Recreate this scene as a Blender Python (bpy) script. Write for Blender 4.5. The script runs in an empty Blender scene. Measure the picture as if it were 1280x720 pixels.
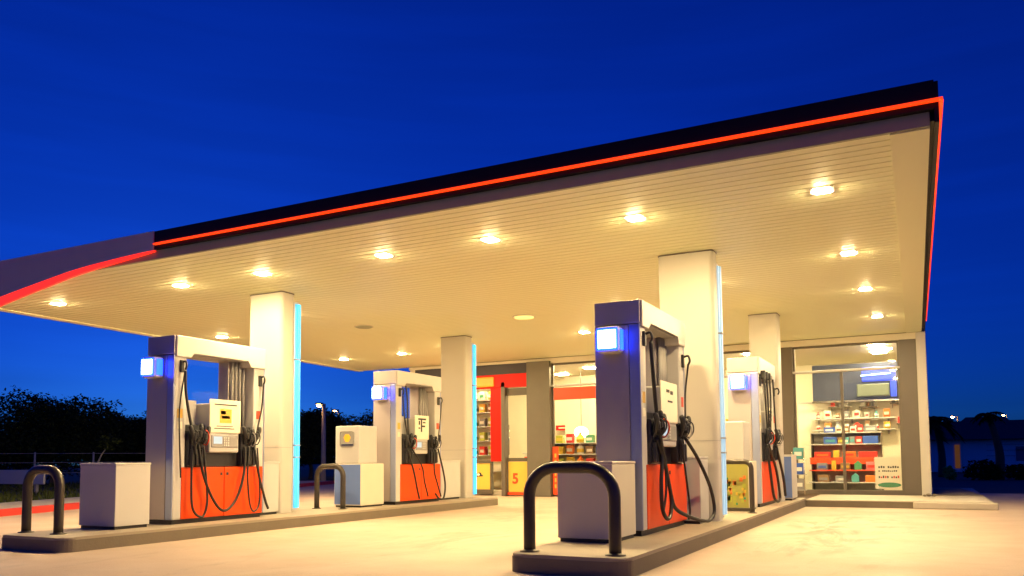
import bpy, bmesh, math, random
from mathutils import Vector, Matrix
random.seed(7)
R = math.radians
S = bpy.context.scene
COL = S.collection

# ------------------------------------------------------------------ materials
def new_mat(name):
    m = bpy.data.materials.new(name); m.use_nodes = True
    nt = m.node_tree; b = nt.nodes['Principled BSDF']
    return m, nt, b

def mat(name, col, rough=.5, metal=0., var=.12, scale=3., bump=0., bscale=60., coat=0., spec=.5, rvar=.035):
    """principled surface with noise driven colour and roughness variation"""
    m, nt, b = new_mat(name)
    N, L = nt.nodes, nt.links
    tc = N.new('ShaderNodeTexCoord')
    nz = N.new('ShaderNodeTexNoise'); nz.inputs['Scale'].default_value = scale
    nz.inputs['Detail'].default_value = 6; nz.inputs['Roughness'].default_value = .62
    L.new(tc.outputs['Object'], nz.inputs['Vector'])
    cr = N.new('ShaderNodeMix'); cr.data_type = 'RGBA'
    c = Vector(col)
    cr.inputs[6].default_value = (*(c * (1 - var)), 1)
    cr.inputs[7].default_value = (*[min(1, v) for v in c * (1 + var)], 1)
    L.new(nz.outputs['Fac'], cr.inputs[0]); L.new(cr.outputs[2], b.inputs['Base Color'])
    mr = N.new('ShaderNodeMapRange')
    mr.inputs[1].default_value = .2; mr.inputs[2].default_value = .8
    mr.inputs[3].default_value = max(.03, rough - rvar); mr.inputs[4].default_value = min(1, rough + rvar)
    n2 = N.new('ShaderNodeTexNoise'); n2.inputs['Scale'].default_value = scale * 4
    n2.inputs['Detail'].default_value = 4
    L.new(tc.outputs['Object'], n2.inputs['Vector'])
    L.new(n2.outputs['Fac'], mr.inputs[0]); L.new(mr.outputs[0], b.inputs['Roughness'])
    b.inputs['Metallic'].default_value = metal
    b.inputs['Specular IOR Level'].default_value = spec
    b.inputs['Coat Weight'].default_value = coat
    if bump:
        n3 = N.new('ShaderNodeTexNoise'); n3.inputs['Scale'].default_value = bscale
        n3.inputs['Detail'].default_value = 5
        L.new(tc.outputs['Object'], n3.inputs['Vector'])
        bp = N.new('ShaderNodeBump'); bp.inputs['Strength'].default_value = bump
        bp.inputs['Distance'].default_value = .01
        L.new(n3.outputs['Fac'], bp.inputs['Height']); L.new(bp.outputs[0], b.inputs['Normal'])
    return m

def emis(name, col, strength, base=(.8, .8, .8)):
    m, nt, b = new_mat(name)
    b.inputs['Base Color'].default_value = (*base, 1)
    b.inputs['Emission Color'].default_value = (*col, 1)
    b.inputs['Emission Strength'].default_value = strength
    b.inputs['Roughness'].default_value = .35
    return m

def glass(name, tint=(1, 1, 1), refl=.10):
    m = bpy.data.materials.new(name); m.use_nodes = True
    nt = m.node_tree; N, L = nt.nodes, nt.links
    N.clear()
    o = N.new('ShaderNodeOutputMaterial'); mx = N.new('ShaderNodeMixShader')
    t = N.new('ShaderNodeBsdfTransparent'); t.inputs[0].default_value = (*tint, 1)
    g = N.new('ShaderNodeBsdfGlossy'); g.inputs['Roughness'].default_value = .03
    fr = N.new('ShaderNodeFresnel'); fr.inputs[0].default_value = 1.5
    ad = N.new('ShaderNodeMath'); ad.operation = 'MULTIPLY_ADD'
    ad.inputs[1].default_value = 1.0; ad.inputs[2].default_value = refl
    ad.use_clamp = True
    gm = N.new('ShaderNodeNewGeometry'); inv = N.new('ShaderNodeMath'); inv.operation = 'SUBTRACT'; inv.inputs[0].default_value = 1
    fm = N.new('ShaderNodeMath'); fm.operation = 'MULTIPLY'
    L.new(gm.outputs['Backfacing'], inv.inputs[1]); L.new(fr.outputs[0], ad.inputs[0])
    L.new(ad.outputs[0], fm.inputs[0]); L.new(inv.outputs[0], fm.inputs[1]); L.new(fm.outputs[0], mx.inputs[0])
    L.new(t.outputs[0], mx.inputs[1]); L.new(g.outputs[0], mx.inputs[2])
    L.new(mx.outputs[0], o.inputs[0])
    return m

M = dict(
    white=mat('white_enamel', (.62, .605, .57), .38, var=.04, scale=2.2),
    column=mat('white_column_panel', (.54, .51, .45), .42, var=.05, scale=1.2),
    soffit=mat('cream_soffit_slats', (.92, .95, .66), .50, var=.03, scale=.4, rvar=.02, spec=.22),
    silver=mat('brushed_silver', (.52, .47, .45), .40, metal=.45, var=.08, scale=2),
    bluelitsilver=mat('blue_lit_silver_trim', (.40, .46, .66), .32, metal=.55, var=.06, scale=3),  # silver trim with the blue light on it put into the colour
    orange=mat('orange_panel', (.90, .080, .006), .36, var=.05, spec=.35, scale=2),
    black=mat('black_plastic', (.018, .018, .020), .38, var=.2),
    rubber=mat('black_rubber', (.014, .013, .012), .46, var=.2),
    bronze=mat('dark_bronze_paint', (.060, .050, .038), .34, metal=.35, var=.15, scale=6),
    fascia=mat('black_fascia', (.010, .008, .008), .5, var=.3, spec=.25),
    fasciagrey=mat('grey_fascia', (.58, .52, .55), .5, var=.06),
    band=mat('taupe_fascia_band', (.38, .42, .27), .55, var=.06),
    taupe=mat('taupe_frame', (.12, .10, .08), .45, var=.1),
    taupedark=mat('dark_taupe_frame', (.10, .085, .062), .45, var=.12),
    greypil=mat('grey_pilaster', (.13, .115, .09), .5, var=.12),
    cream=mat('cream_wall', (.72, .66, .52), .6, var=.06),
    red=mat('red_panel', (.72, .012, .005), .45, var=.08, spec=.2),
    redorange=mat('red_orange_panel', (.80, .075, .015), .4, var=.08),
    yellow=mat('yellow_panel', (.80, .50, .08), .45, var=.08),
    paper=mat('cream_paper', (.85, .81, .66), .55, var=.03),
    ink=mat('dark_ink', (.04, .035, .03), .6, var=.1),
    grey=mat('grey_plastic', (.32, .31, .30), .4, var=.08),
    ltgrey=mat('light_grey_plastic', (.55, .54, .52), .4, var=.06),
    navy=mat('navy_lintel', (.025, .018, .03), .45, var=.2),
    chrome=mat('chrome', (.75, .74, .72), .16, metal=1., var=.05),
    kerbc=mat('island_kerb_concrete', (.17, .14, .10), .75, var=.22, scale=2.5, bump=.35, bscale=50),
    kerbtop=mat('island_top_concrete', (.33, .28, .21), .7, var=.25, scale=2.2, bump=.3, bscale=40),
    redkerb=mat('red_kerb_paint', (.55, .03, .02), .6, var=.25, scale=4),
    pale=mat('pale_concrete', (.45, .41, .33), .75, var=.2, scale=1.5, bump=.2),
    bluebox=mat('blue_panel_and_reflection', (.13, .21, .50), .4, var=.08),
    bark=mat('bark', (.085, .065, .045), .85, var=.35, scale=8, bump=.6, bscale=30),
    darkroof=mat('dark_roof', (.07, .08, .11), .7, var=.2, scale=.5),
    palewall=mat('pale_render_wall', (.80, .78, .78), .75, var=.12, scale=.6),
    paneglass=glass('shop_glass', (.97, .97, .96), .0),
    pumpglass=glass('pump_glass', (.97, .98, .98), .0),
    lamp=emis('canopy_lamp_lens', (1, .725, .35), 1640),
    lampdead=emis('amber_lens', (1, .62, .12), 1.1),
    redstrip=emis('red_light_strip', (1, .042, .003), 1.35, (.5, .03, .01)),
    pinkstrip=emis('red_wave_strip', (1, .022, .012), 1.25, (.5, .03, .02)),
    cyan=emis('cyan_light_strip', (.02, .60, .95), 1.35, (.1, .3, .35)),
    cyandim=emis('dim_cyan_strip', (.015, .42, .80), 1.0, (.1, .3, .35)),
    cyanpale=emis('pale_blue_light_strip', (.36, .62, .85), .55, (.3, .4, .45)),
    bluesign=emis('blue_white_sign', (.45, .60, 1.0), 14),
    bluehalo=emis('blue_sign_halo', (.004, .032, 1.0), 9, (.02, .05, .3)),
    neon=emis('blue_neon_sign', (.008, .045, .75), 1.3, (.01, .03, .15)),
    neonline=emis('pale_blue_tube', (.25, .65, 1.0), 3),
    shoplight=emis('shop_ceiling_panel', (1, .81, .42), 150),
    shopglobe=emis('shop_globe_lamp', (1, .88, .62), 9),
    screenlit=emis('price_screen', (.55, .75, .9), .55, (.2, .25, .3)),
    slate=mat('slate_board', (.040, .048, .085), .6, spec=.15),
    street=emis('street_lamp_lens', (1, .50, .13), 60),
    doorlit=emis('lit_doorway', (.9, .32, .05), .07, (.05, .03, .02)),
    terminal=emis('terminal_badge', (1, .42, .02), .55, (.6, .3, .02)),
)

def ground_concrete():
    m, nt, b = new_mat('forecourt_concrete')
    N, L = nt.nodes, nt.links
    tc = N.new('ShaderNodeTexCoord')
    def noise(scale, detail=5, rough=.6, dist=0., sx=1, sy=1):
        mp = N.new('ShaderNodeMapping'); mp.inputs['Scale'].default_value = (sx, sy, 1)
        L.new(tc.outputs['Object'], mp.inputs[0])
        n = N.new('ShaderNodeTexNoise'); n.inputs['Scale'].default_value = scale
        n.inputs['Detail'].default_value = detail; n.inputs['Roughness'].default_value = rough
        n.inputs['Distortion'].default_value = dist
        L.new(mp.outputs[0], n.inputs['Vector']); return n.outputs['Fac']
    def rng(s, a, c, lo=0., hi=1.):
        r = N.new('ShaderNodeMapRange'); r.inputs[1].default_value = a; r.inputs[2].default_value = c
        r.inputs[3].default_value = lo; r.inputs[4].default_value = hi; r.clamp = True
        L.new(s, r.inputs[0]); return r.outputs[0]
    def mix(f, a, c, mode='MIX'):
        x = N.new('ShaderNodeMix'); x.data_type = 'RGBA'; x.blend_type = mode
        for i, v in ((0, f), (6, a), (7, c)):
            if isinstance(v, (float, int)): x.inputs[i].default_value = v
            elif isinstance(v, tuple): x.inputs[i].default_value = v
            else: L.new(v, x.inputs[i])
        return x.outputs[2]
    c = mix(rng(noise(.35, 6), .3, .7), (.43, .325, .245, 1), (.54, .41, .31, 1))
    c = mix(rng(noise(.8, 8, .7, 1.2, 1, .35), .56, .72, 0, .55), c, (.25, .215, .165, 1))   # worn drive lanes, oil
    c = mix(rng(noise(3.5, 8, .75), .60, .75, 0, .4), c, (.20, .17, .13, 1))
    c = mix(rng(noise(70, 2, .5), .35, .75, 0, .22), c, (.17, .15, .12, 1))
    for cx, cy, rx, ry, amt in ((-1.05, 12.0, 1.0, 3.1, .9), (-1.3, 9.0, .6, .9, .7), (-5.2, 9.0, 1.2, 2.2, .4), (-4.4, 5.2, .8, .6, .35), (-6.2, 13.5, 1.3, 3.0, .4)):
        mp = N.new('ShaderNodeMapping'); mp.inputs['Location'].default_value = (-cx/rx, -cy/ry, 0); mp.inputs['Scale'].default_value = (1/rx, 1/ry, 0)
        L.new(tc.outputs['Object'], mp.inputs[0])
        ln = N.new('ShaderNodeVectorMath'); ln.operation = 'LENGTH'; L.new(mp.outputs[0], ln.inputs[0])
        msk = rng(ln.outputs['Value'], .35, 1.1, 1, 0)
        mm = N.new('ShaderNodeMath'); mm.operation = 'MULTIPLY'
        L.new(msk, mm.inputs[0]); L.new(rng(noise(1.1, 7, .62, 1.8, 1.6, .55), .47, .60, 0, amt), mm.inputs[1])
        c = mix(mm.outputs[0], c, (.24, .185, .13, 1))
    L.new(c, b.inputs['Base Color'])
    L.new(rng(noise(1.2, 5), .3, .7, .5, .82), b.inputs['Roughness'])
    bp = N.new('ShaderNodeBump'); bp.inputs['Strength'].default_value = .25; bp.inputs['Distance'].default_value = .008
    L.new(noise(45, 6, .7), bp.inputs['Height']); L.new(bp.outputs[0], b.inputs['Normal'])
    return m
M['concrete'] = ground_concrete()
M['asphalt'] = mat('asphalt', (.050, .046, .042), .8, var=.3, scale=.8, bump=.5, bscale=90)
M['grassbase'] = mat('grass_soil', (.045, .055, .018), .9, var=.4, scale=1.2, bump=.6, bscale=30)

def leaf_mat(name, a, b_):
    m, nt, b = new_mat(name); N, L = nt.nodes, nt.links
    g = N.new('ShaderNodeNewGeometry')
    mx = N.new('ShaderNodeMix'); mx.data_type = 'RGBA'
    mx.inputs[6].default_value = (*a, 1); mx.inputs[7].default_value = (*b_, 1)
    L.new(g.outputs['Random Per Island'], mx.inputs[0]); L.new(mx.outputs[2], b.inputs['Base Color'])
    b.inputs['Roughness'].default_value = .9; b.inputs['Specular IOR Level'].default_value = .05
    return m
M['leaf'] = leaf_mat('leaves_green', (.022, .036, .011), (.045, .062, .020))
M['leafdark'] = leaf_mat('leaves_dark', (.016, .027, .010), (.034, .048, .016))
M['leafyellow'] = leaf_mat('leaves_yellow', (.30, .34, .06), (.5, .5, .12))
M['grass'] = leaf_mat('grass_blades', (.045, .065, .016), (.10, .12, .035))
_prod = {}
def pm(name, c):
    if name not in _prod: _prod[name] = mat('goods_' + name, c, .42, var=.10, scale=9)
    return _prod[name]
PC = dict(blue=(.03, .09, .42), red=(.62, .035, .025), white=(.72, .70, .64), yellow=(.70, .48, .05), green=(.06, .28, .14),
          orange=(.75, .20, .03), grey=(.22, .22, .23), teal=(.08, .32, .34), brown=(.22, .12, .05), lime=(.42, .45, .06), pink=(.60, .2, .22))

# ------------------------------------------------------------------ mesh helpers
class MB:
    def __init__(s): s.bm = bmesh.new()
    def _b(s, geom, bev, seg=2):
        if bev:
            es = list({e for v in geom for e in v.link_edges})
            bmesh.ops.bevel(s.bm, geom=es, offset=bev, segments=seg, affect='EDGES', profile=.5)
    def box(s, x0, x1, y0, y1, z0, z1, bev=0., mi=0):
        n0 = set(s.bm.faces)
        v = [s.bm.verts.new(p) for p in ((x0,y0,z0),(x1,y0,z0),(x1,y1,z0),(x0,y1,z0),(x0,y0,z1),(x1,y0,z1),(x1,y1,z1),(x0,y1,z1))]
        for f in ((3,2,1,0),(4,5,6,7),(0,1,5,4),(1,2,6,5),(2,3,7,6),(3,0,4,7)): s.bm.faces.new([v[i] for i in f])
        s._b(v, bev)
        for f in s.bm.faces:
            if f not in n0: f.material_index = mi
        return s
    def prism(s, poly, axis, a, b, bev=0., mi=0):
        """extrude a 2-D polygon along an axis (x: poly=(y,z), y: poly=(x,z), z: poly=(x,y))"""
        n0 = set(s.bm.faces)
        def P(p, t):
            return {'x': (t, p[0], p[1]), 'y': (p[0], t, p[1]), 'z': (p[0], p[1], t)}[axis]
        A = [s.bm.verts.new(P(p, a)) for p in poly]; B = [s.bm.verts.new(P(p, b)) for p in poly]
        n = len(poly)
        s.bm.faces.new(A); s.bm.faces.new(B[::-1])
        for i in range(n): s.bm.faces.new((A[i], B[i], B[(i+1) % n], A[(i+1) % n]))
        s._b(A + B, bev)
        fs = [f for f in s.bm.faces if f not in n0]
        bmesh.ops.recalc_face_normals(s.bm, faces=fs)
        for f in fs: f.material_index = mi
        return s
    def tube(s, pts, r, seg=10, closed=False, mi=0, cap=True):
        pts = [Vector(p) for p in pts]; n = len(pts)
        rr = r if isinstance(r, (list, tuple)) else [r] * n
        rings = []; up = None
        for i, p in enumerate(pts):
            a = pts[(i-1) % n] if (i or closed) else p; c = pts[(i+1) % n] if (i < n-1 or closed) else p
            t = (c - a).normalized()
            if up is None: up = Vector((0, 0, 1)) if abs(t.z) < .9 else Vector((1, 0, 0))
            u = (up - t * up.dot(t)).normalized(); w = t.cross(u); up = u
            rings.append([s.bm.verts.new(p + rr[i] * (math.cos(2*math.pi*k/seg) * u + math.sin(2*math.pi*k/seg) * w)) for k in range(seg)])
        for i in range(n if closed else n - 1):
            A, B = rings[i], rings[(i+1) % n]
            for k in range(seg):
                f = s.bm.faces.new((A[k], A[(k+1) % seg], B[(k+1) % seg], B[k])); f.smooth = True; f.material_index = mi
        if cap and not closed:
            s.bm.faces.new(rings[0][::-1]).material_index = mi; s.bm.faces.new(rings[-1]).material_index = mi
        return s
    def ball(s, c, rx, ry, rz, mi=0, u=14, v=9):
        n0 = set(s.bm.faces)
        bmesh.ops.create_uvsphere(s.bm, u_segments=u, v_segments=v, radius=1, matrix=Matrix.Translation(c) @ Matrix.Diagonal((rx, ry, rz, 1)))
        for f in s.bm.faces:
            if f not in n0: f.smooth = True; f.material_index = mi
        return s
    def lathe(s, c, prof, seg=20, mi=0):
        rings = [[s.bm.verts.new((c[0] + r*math.cos(2*math.pi*k/seg), c[1] + r*math.sin(2*math.pi*k/seg), c[2] + z)) for k in range(seg)] for r, z in prof]
        for A, B in zip(rings, rings[1:]):
            for k in range(seg):
                f = s.bm.faces.new((A[k], A[(k+1) % seg], B[(k+1) % seg], B[k])); f.smooth = True; f.material_index = mi
        s.bm.faces.new(rings[0][::-1]).material_index = mi; s.bm.faces.new(rings[-1]).material_index = mi
        return s
    def build(s, name, m, parent=None, loc=(0, 0, 0), rz=0):
        me = bpy.data.meshes.new(name)
        s.bm.normal_update(); s.bm.to_mesh(me); s.bm.free()
        for x in (m if isinstance(m, (list, tuple)) else [m]): me.materials.append(x)
        o = bpy.data.objects.new(name, me); COL.objects.link(o)
        o.location = loc; o.rotation_euler.z = rz
        if parent: o.parent = parent
        return o

def tag(o, label, cat, group=None, kind=None):
    o['label'] = label; o['category'] = cat
    if group: o['group'] = group
    if kind: o['kind'] = kind
    return o
def thing(name, label, cat, loc=(0, 0, 0), group=None, rz=0):
    o = bpy.data.objects.new(name, None); COL.objects.link(o)
    o.location = loc; o.rotation_euler.z = rz; o.empty_display_size = .2
    return tag(o, label, cat, group)
def struct(o): o['kind'] = 'structure'; return o
def box(name, m, parent, x0, x1, y0, y1, z0, z1, bev=0.):
    return MB().box(x0, x1, y0, y1, z0, z1, bev).build(name, m, parent)
def bez(pts, n=10):
    """smooth Catmull-Rom path through points"""
    P = [Vector(p) for p in pts]; P = [2*P[0]-P[1]] + P + [2*P[-1]-P[-2]]; out = []
    for i in range(1, len(P)-2):
        for k in range(n):
            t = k/n; a, b, c, d = P[i-1:i+3]
            out.append(.5*((2*b)+(-a+c)*t+(2*a-5*b+4*c-d)*t*t+(-a+3*b-3*c+d)*t**3))
    out.append(P[-2]); return out

# ------------------------------------------------------------------ ground
def sheet(name, poly, z, m):
    b = MB(); vs = [b.bm.verts.new((x, y, z)) for x, y in poly]; f = b.bm.faces.new(vs)
    if f.normal.z < 0: f.normal_flip()
    b.bm.normal_update()
    for f in b.bm.faces:
        if f.normal.z < 0: f.normal_flip()
    return struct(b.build(name, m))
sheet('ground', [(-600, -200), (600, -200), (600, 900), (-600, 900)], -.03, M['asphalt'])
KL = [(-14.2, -12), (-14.6, 6), (-15.1, 9.04), (-16.1, 11.4), (-18.6, 17.4), (-23.2, 28.6)]       # forecourt edge on the left
sheet('forecourt', KL[::-1] + [(-14.2, -20), (40, -20), (40, 24.5), (1.2, 24.5), (1.2, 28.6)], 0, M['concrete'])
def offs(P, d):
    out = []
    for i, p in enumerate(P):
        a = Vector(P[max(0, i-1)]); c = Vector(P[min(len(P)-1, i+1)]); t = (c-a).normalized()
        out.append((p[0] - t.y*d, p[1] + t.x*d))
    return out
def strip_solid(name, P, d0, d1, z0, z1, m):
    A = offs(P, d0); B = offs(P, d1)
    b = MB(); n = len(P)
    va = [[b.bm.verts.new((*p, z)) for p in Q] for Q, z in ((A, z0), (A, z1), (B, z1), (B, z0))]
    for i in range(n-1):
        for k in range(4):
            b.bm.faces.new((va[k][i], va[(k+1) % 4][i], va[(k+1) % 4][i+1], va[k][i+1]))
    b.bm.faces.new([v[0] for v in va]); b.bm.faces.new([v[-1] for v in va][::-1])
    bmesh.ops.recalc_face_normals(b.bm, faces=b.bm.faces)
    return b.build(name, m)
struct(strip_solid('kerb', KL, 0, .14, -.03, .13, M['redkerb']))
struct(strip_solid('pavement', KL, .142, 1.9, -.03, .126, M['pale']))
VB = offs(KL, 1.9)
sheet('verge_ground', VB + [(-45, 75), (-110, 75), (-110, -12)], .06, M['grassbase'])

def grass():
    b = MB(); rnd = random.Random(3)
    for _ in range(16000):
        t = rnd.random() ** 1.4 * 14; i = rnd.random() * (len(VB) - 1.001); k = int(i); u = i - k
        p = Vector(VB[k]).lerp(Vector(VB[k+1]), u) + Vector((-.92, -.38)) * t
        if p.y < 4: continue
        h = rnd.uniform(.05, .15); a = rnd.random() * 6.28; w = .02 + .012*t*.3
        dx, dy = math.cos(a)*w, math.sin(a)*w; lx, ly = rnd.uniform(-.05, .05), rnd.uniform(-.05, .05)
        b.bm.faces.new([b.bm.verts.new(q) for q in ((p.x-dx, p.y-dy, .05), (p.x+dx, p.y+dy, .05), (p.x+lx, p.y+ly, .06+h))])
    o = b.build('grass', M['grass']); o['kind'] = 'stuff'; return o
tag(grass(), 'short dim grass on the verge behind the red kerb', 'grass', kind='stuff')

# ------------------------------------------------------------------ pump islands
def rounded_slab(x0, x1, y0, y1, r, n=7):
    P = []
    for cx, cy, a0 in ((x1-r, y0+r, -90), (x1-r, y1-r, 0), (x0+r, y1-r, 90), (x0+r, y0+r, 180)):
        for k in range(n): a = R(a0 + 90*k/(n-1)); P.append((cx + r*math.cos(a), cy + r*math.sin(a)))
    return P
def island(label, x0, x1, y0, y1):
    t = thing('pump_island', label, 'kerbed island', ((x0+x1)/2, y0, 0))
    w = (x1-x0)/2; L_ = y1-y0
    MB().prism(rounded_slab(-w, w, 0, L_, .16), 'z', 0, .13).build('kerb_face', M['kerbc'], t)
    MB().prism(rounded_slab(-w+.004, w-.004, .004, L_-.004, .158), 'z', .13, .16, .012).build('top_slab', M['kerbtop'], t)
island('long concrete pump island under the two left fuel pumps', -9.42, -8.24, 5.60, 15.6)
island('long concrete pump island reaching from the big front hoop to the shop step', -3.24, -2.155, 6.22, 17.1)
IZ = .16

# ------------------------------------------------------------------ hoop guards
def hoop(label, xa, xb, y, r=.052, h=.78, cr=.24, zb=IZ):
    t = thing('hoop_guard', label, 'guard rail', ((xa+xb)/2, y, zb), 'hoop guards on the pump islands')
    w = (xb-xa)/2 - r; P = [(-w, 0, 0), (-w, 0, .1), (-w, 0, h-r-cr)]
    for k in range(1, 9): a = R(180-90*k/8); P.append((-w+cr+cr*math.cos(a), 0, h-r-cr+cr*math.sin(a)))
    for k in range(0, 9): a = R(90-90*k/8); P.append((w-cr+cr*math.cos(a), 0, h-r-cr+cr*math.sin(a)))
    P += [(w, 0, .1), (w, 0, 0)]
    MB().tube(P, r, 16).build('bent_tube', M['bronze'], t)
    for sx in (-w, w):
        MB().lathe((sx, 0, 0), [(r+.035, .0), (r+.035, .008), (r+.004, .012), (r+.004, .02)], 16).build('base_flange', M['bronze'], t)
    return t
hoop('large dark hoop guard at the near end of the island closest to the camera', -3.16, -2.27, 6.42, cr=.25)
hoop('dark hoop guard at the near left tip of the left island', -9.43, -8.74, 5.92, h=.78, cr=.2)
hoop('slim hoop guard beside the payment kiosk in the middle of the left island', -9.35, -8.70, 10.9, r=.045, h=.76, cr=.17)
h4 = hoop('hoop guard in front of the bright yellow green kiosk panel on the right island', -2.98, -2.25, 12.15, r=.036, h=.78, cr=.10)
MB().box(-.33, .33, -.03, .03, .02, .075, .01).build('bottom_rail', M['bronze'], h4)

# ------------------------------------------------------------------ fuel pumps
W, D, H = 1.58, .50, 2.46
def nozzle(parent, y, z, lean, m2):
    """fuel nozzle hung in its boot: body, spout pointing down into the boot, handle with trigger guard"""
    b = MB()
    b.tube(bez([(.05, y, z-.02), (.085, y+lean*.02, z+.06), (.10, y+lean*.05, z+.15), (.085, y+lean*.07, z+.22)], 4), [.022]*4+[.027]*4+[.030]*4+[.020], 8)
    b.tube([(.02, y-.01, z+.02), (.03, y-.01, z-.05), (.05, y, z-.14)], .0125, 8)
    b.box(.045, .125, y-.026, y+.026, z+.04, z+.13, .012)
    n = b.build('nozzle', M['black'], parent)
    MB().tube(bez([(.10, y, z+.17), (.155, y, z+.13), (.165, y, z+.04), (.12, y, z-.03), (.07, y, z-.02)], 4), .008, 6).build('trigger_guard', m2, n)
    return n
def hose(parent, pts, r=.0155):
    return MB().tube(bez(pts, 9), r, 9).build('hose', M['rubber'], parent)
def notice_marks(parent, kind, y0, y1, z0, z1, x):
    b = MB(); w = y1-y0; h = z1-z0
    def r_(u0, u1, v0, v1, mi=0): b.box(x, x+.002, y0+u0*w, y0+u1*w, z0+v0*h, z0+v1*h, 0, mi)
    if kind == 0:
        r_(.12, .88, .86, .90); r_(.3, .7, .28, .74, 1); r_(.36, .64, .42, .52, 0); r_(.33, .5, .56, .68, 2); r_(.12, .8, .08, .11); r_(.2, .75, .16, .185)
    elif kind == 1:
        r_(.2, .8, .84, .92); r_(.24, .34, .62, .8); r_(.40, .5, .3, .84); r_(.5, .72, .52, .60); r_(.22, .36, .44, .5); r_(.55, .76, .7, .76)
    else:
        r_(.3, .5, .76, .84); r_(.55, .72, .72, .82); r_(.38, .68, .5, .55)
    return b.build('printed_marks', [M['ink'], M['yellow'], M['grey']], parent)
def pump(label, X, Y, notice=0, hoses=0, length=W):
    w = length
    t = thing('fuel_pump', label, 'fuel pump', (X, Y, IZ), 'fuel pumps')
    box('plinth', M['black'], t, -D+.03, -.03, .02, w-.02, 0, .055)
    # two end posts with silver end panels
    for k, (a, c) in enumerate(((0, .19), (w-.2, w))):
        MB().box(-D, 0, a, c, .056, 2.235, .018).build('post', M['white'], t)
        e0, e1 = (-.022, -.001) if k == 0 else (w+.001, w+.022)
        box('end_panel', M['silver'], t, -D+.004, -.118, e0, e1, .06, 2.205, .006)
        box('end_cap', M['silver'], t, -D+.004, .004, e0, e1, 2.217, 2.46, .006)
        box('corner_trim', M['bluelitsilver'], t, -.112, .004, e0, e1, .06, 2.205, .008)
    # top beam with a notch between the posts
    poly = [(0, 2.18), (.24, 2.18), (.28, 2.26), (w-.34, 2.26), (w-.29, 2.16), (w, 2.16), (w, 2.462), (0, 2.462)]
    MB().prism(poly, 'x', -D-.004, .03, .012).build('top_beam', M['white'], t)
    MB().box(-D+.05, .0, .29, w-.35, 2.235, 2.258).build('beam_light_tray', M['grey'], t)
    # orange doors
    mid = .13 + (w-.15)/2
    for a, c in ((.13, mid-.004), (mid+.004, w-.02)):
        p = MB().box(-D+.02, .010, a, c, .06, .735, .008).build('lower_door', M['orange'], t)
        MB().box(.010, .017, (c-.07 if a < .5 else a+.03), (c-.03 if a < .5 else a+.07), .62, .66, .003).build('door_lock', M['black'], p)
    MB().box(.001, .004, .045, .135, 1.38, 1.50, .001).build('warning_label', M['yellow'], t)
    MB().box(.001, .004, .05, .13, 1.24, 1.33, .001).build('warning_label', M['paper'], t)
    MB().box(.001, .004, w-.15, w-.06, 1.42, 1.54, .001).build('warning_label', M['redorange'], t)
    # nozzle bay, boots
    box('nozzle_bay', M['black'], t, -D+.03, -.05, .195, w-.205, .737, 1.30, .006)
    for yb in (.20, w-.47):
        b = MB().box(-.05, .035, yb, yb+.29, .745, 1.22, .012)
        for k in range(3): b.box(.035, .075, yb+.02+.088*k, yb+.085+.088*k, .76, .97, .01)
        b.build('nozzle_boot', M['black'], t)
    for i in range(3):
        nozzle(t, .255+.088*i, 1.06+.03*(i % 2), (-1, .4, 1)[i], (M['black'], M['black'], M['redorange'])[i])
        nozzle(t, w-.415+.088*i, 1.05+.03*((i+1) % 2), (-1, .3, 1)[i], (M['black'], M['grey'], M['black'])[i])
    # display
    d = MB().box(-.28, .035, .56, w-.51, .93, 1.60, .02).build('display_housing', M['ltgrey'], t)
    sc = MB().box(.035, .050, .545, w-.495, 1.20, 1.66, .012).build('notice_panel', M['paper'], d)
    notice_marks(d, notice, .56, w-.51, 1.22, 1.64, .0505)
    b = MB().box(.035, .046, .59, w-.54, 1.0, 1.17, .006)
    b.build('keypad', M['grey'], d)
    b = MB()
    for i in range(4):
        for j in range(3): b.box(.046, .052, .80+.035*j, .825+.035*j, 1.02+.034*i, 1.042+.034*i)
    b.build('key_block', M['white'], d)
    MB().box(.046, .049, .62, .77, 1.05, 1.15).build('price_display', M['screenlit'], d)
    # window and hose mast
    MB().box(-.262, -.25, .195, w-.51, 1.302, 2.257).build('window_pane', M['pumpglass'], t)
    MB().box(-.246, -.20, .197, .54, 1.302, 1.64, .008).build('side_panel', M['ltgrey'], t)
    MB().box(-.40, -.20, w-.50, w-.205, 1.302, 2.257, .01).build('hose_mast', M['silver'], t)
    b = MB()
    for k in range(4): b.tube([(-.165, w-.46+.07*k, 1.31), (-.165, w-.46+.07*k, 2.25)], .024, 10)
    b.build('hose_guides', M['grey'], t)
    # hose hooks
    for yy, zz in ((.10, 2.06), (w-.09, 1.98)):
        b = MB().box(.0, .03, yy-.03, yy+.03, zz-.08, zz+.08, .008)
        b.tube(bez([(.03, yy, zz+.05), (.08, yy, zz+.06), (.10, yy, zz), (.08, yy, zz-.05)], 4), .014, 8)
        b.build('hose_hook', M['black'], t)
    # hoses
    if hoses == 0:
        hose(t, [(.08, .10, 2.0), (.075, .12, 1.7), (.085, .19, 1.34), (.10, .25, 1.1), (.10, .27, .9)], .018)
        hose(t, [(.07, .25, 1.02), (.09, .22, .6), (.10, .24, .2), (.10, .40, .08), (.10, .48, .28), (.09, .45, .7), (.07, .43, 1.0)])
        hose(t, [(.07, .34, 1.04), (.10, .42, .6), (.12, .60, .25), (.12, .78, .14), (.12, .98, .30), (.10, 1.13, .65), (.07, 1.17, 1.02)], .018)
        hose(t, [(.07, 1.25, 1.02), (.10, 1.2, .6), (.11, 1.24, .2), (.11, 1.34, .1), (.10, 1.44, .3), (.08, 1.40, 1.0)], .012)
        hose(t, [(.07, 1.34, 1.03), (.09, 1.43, .6), (.11, 1.54, .24), (.11, 1.60, .12)], .018)
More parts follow.
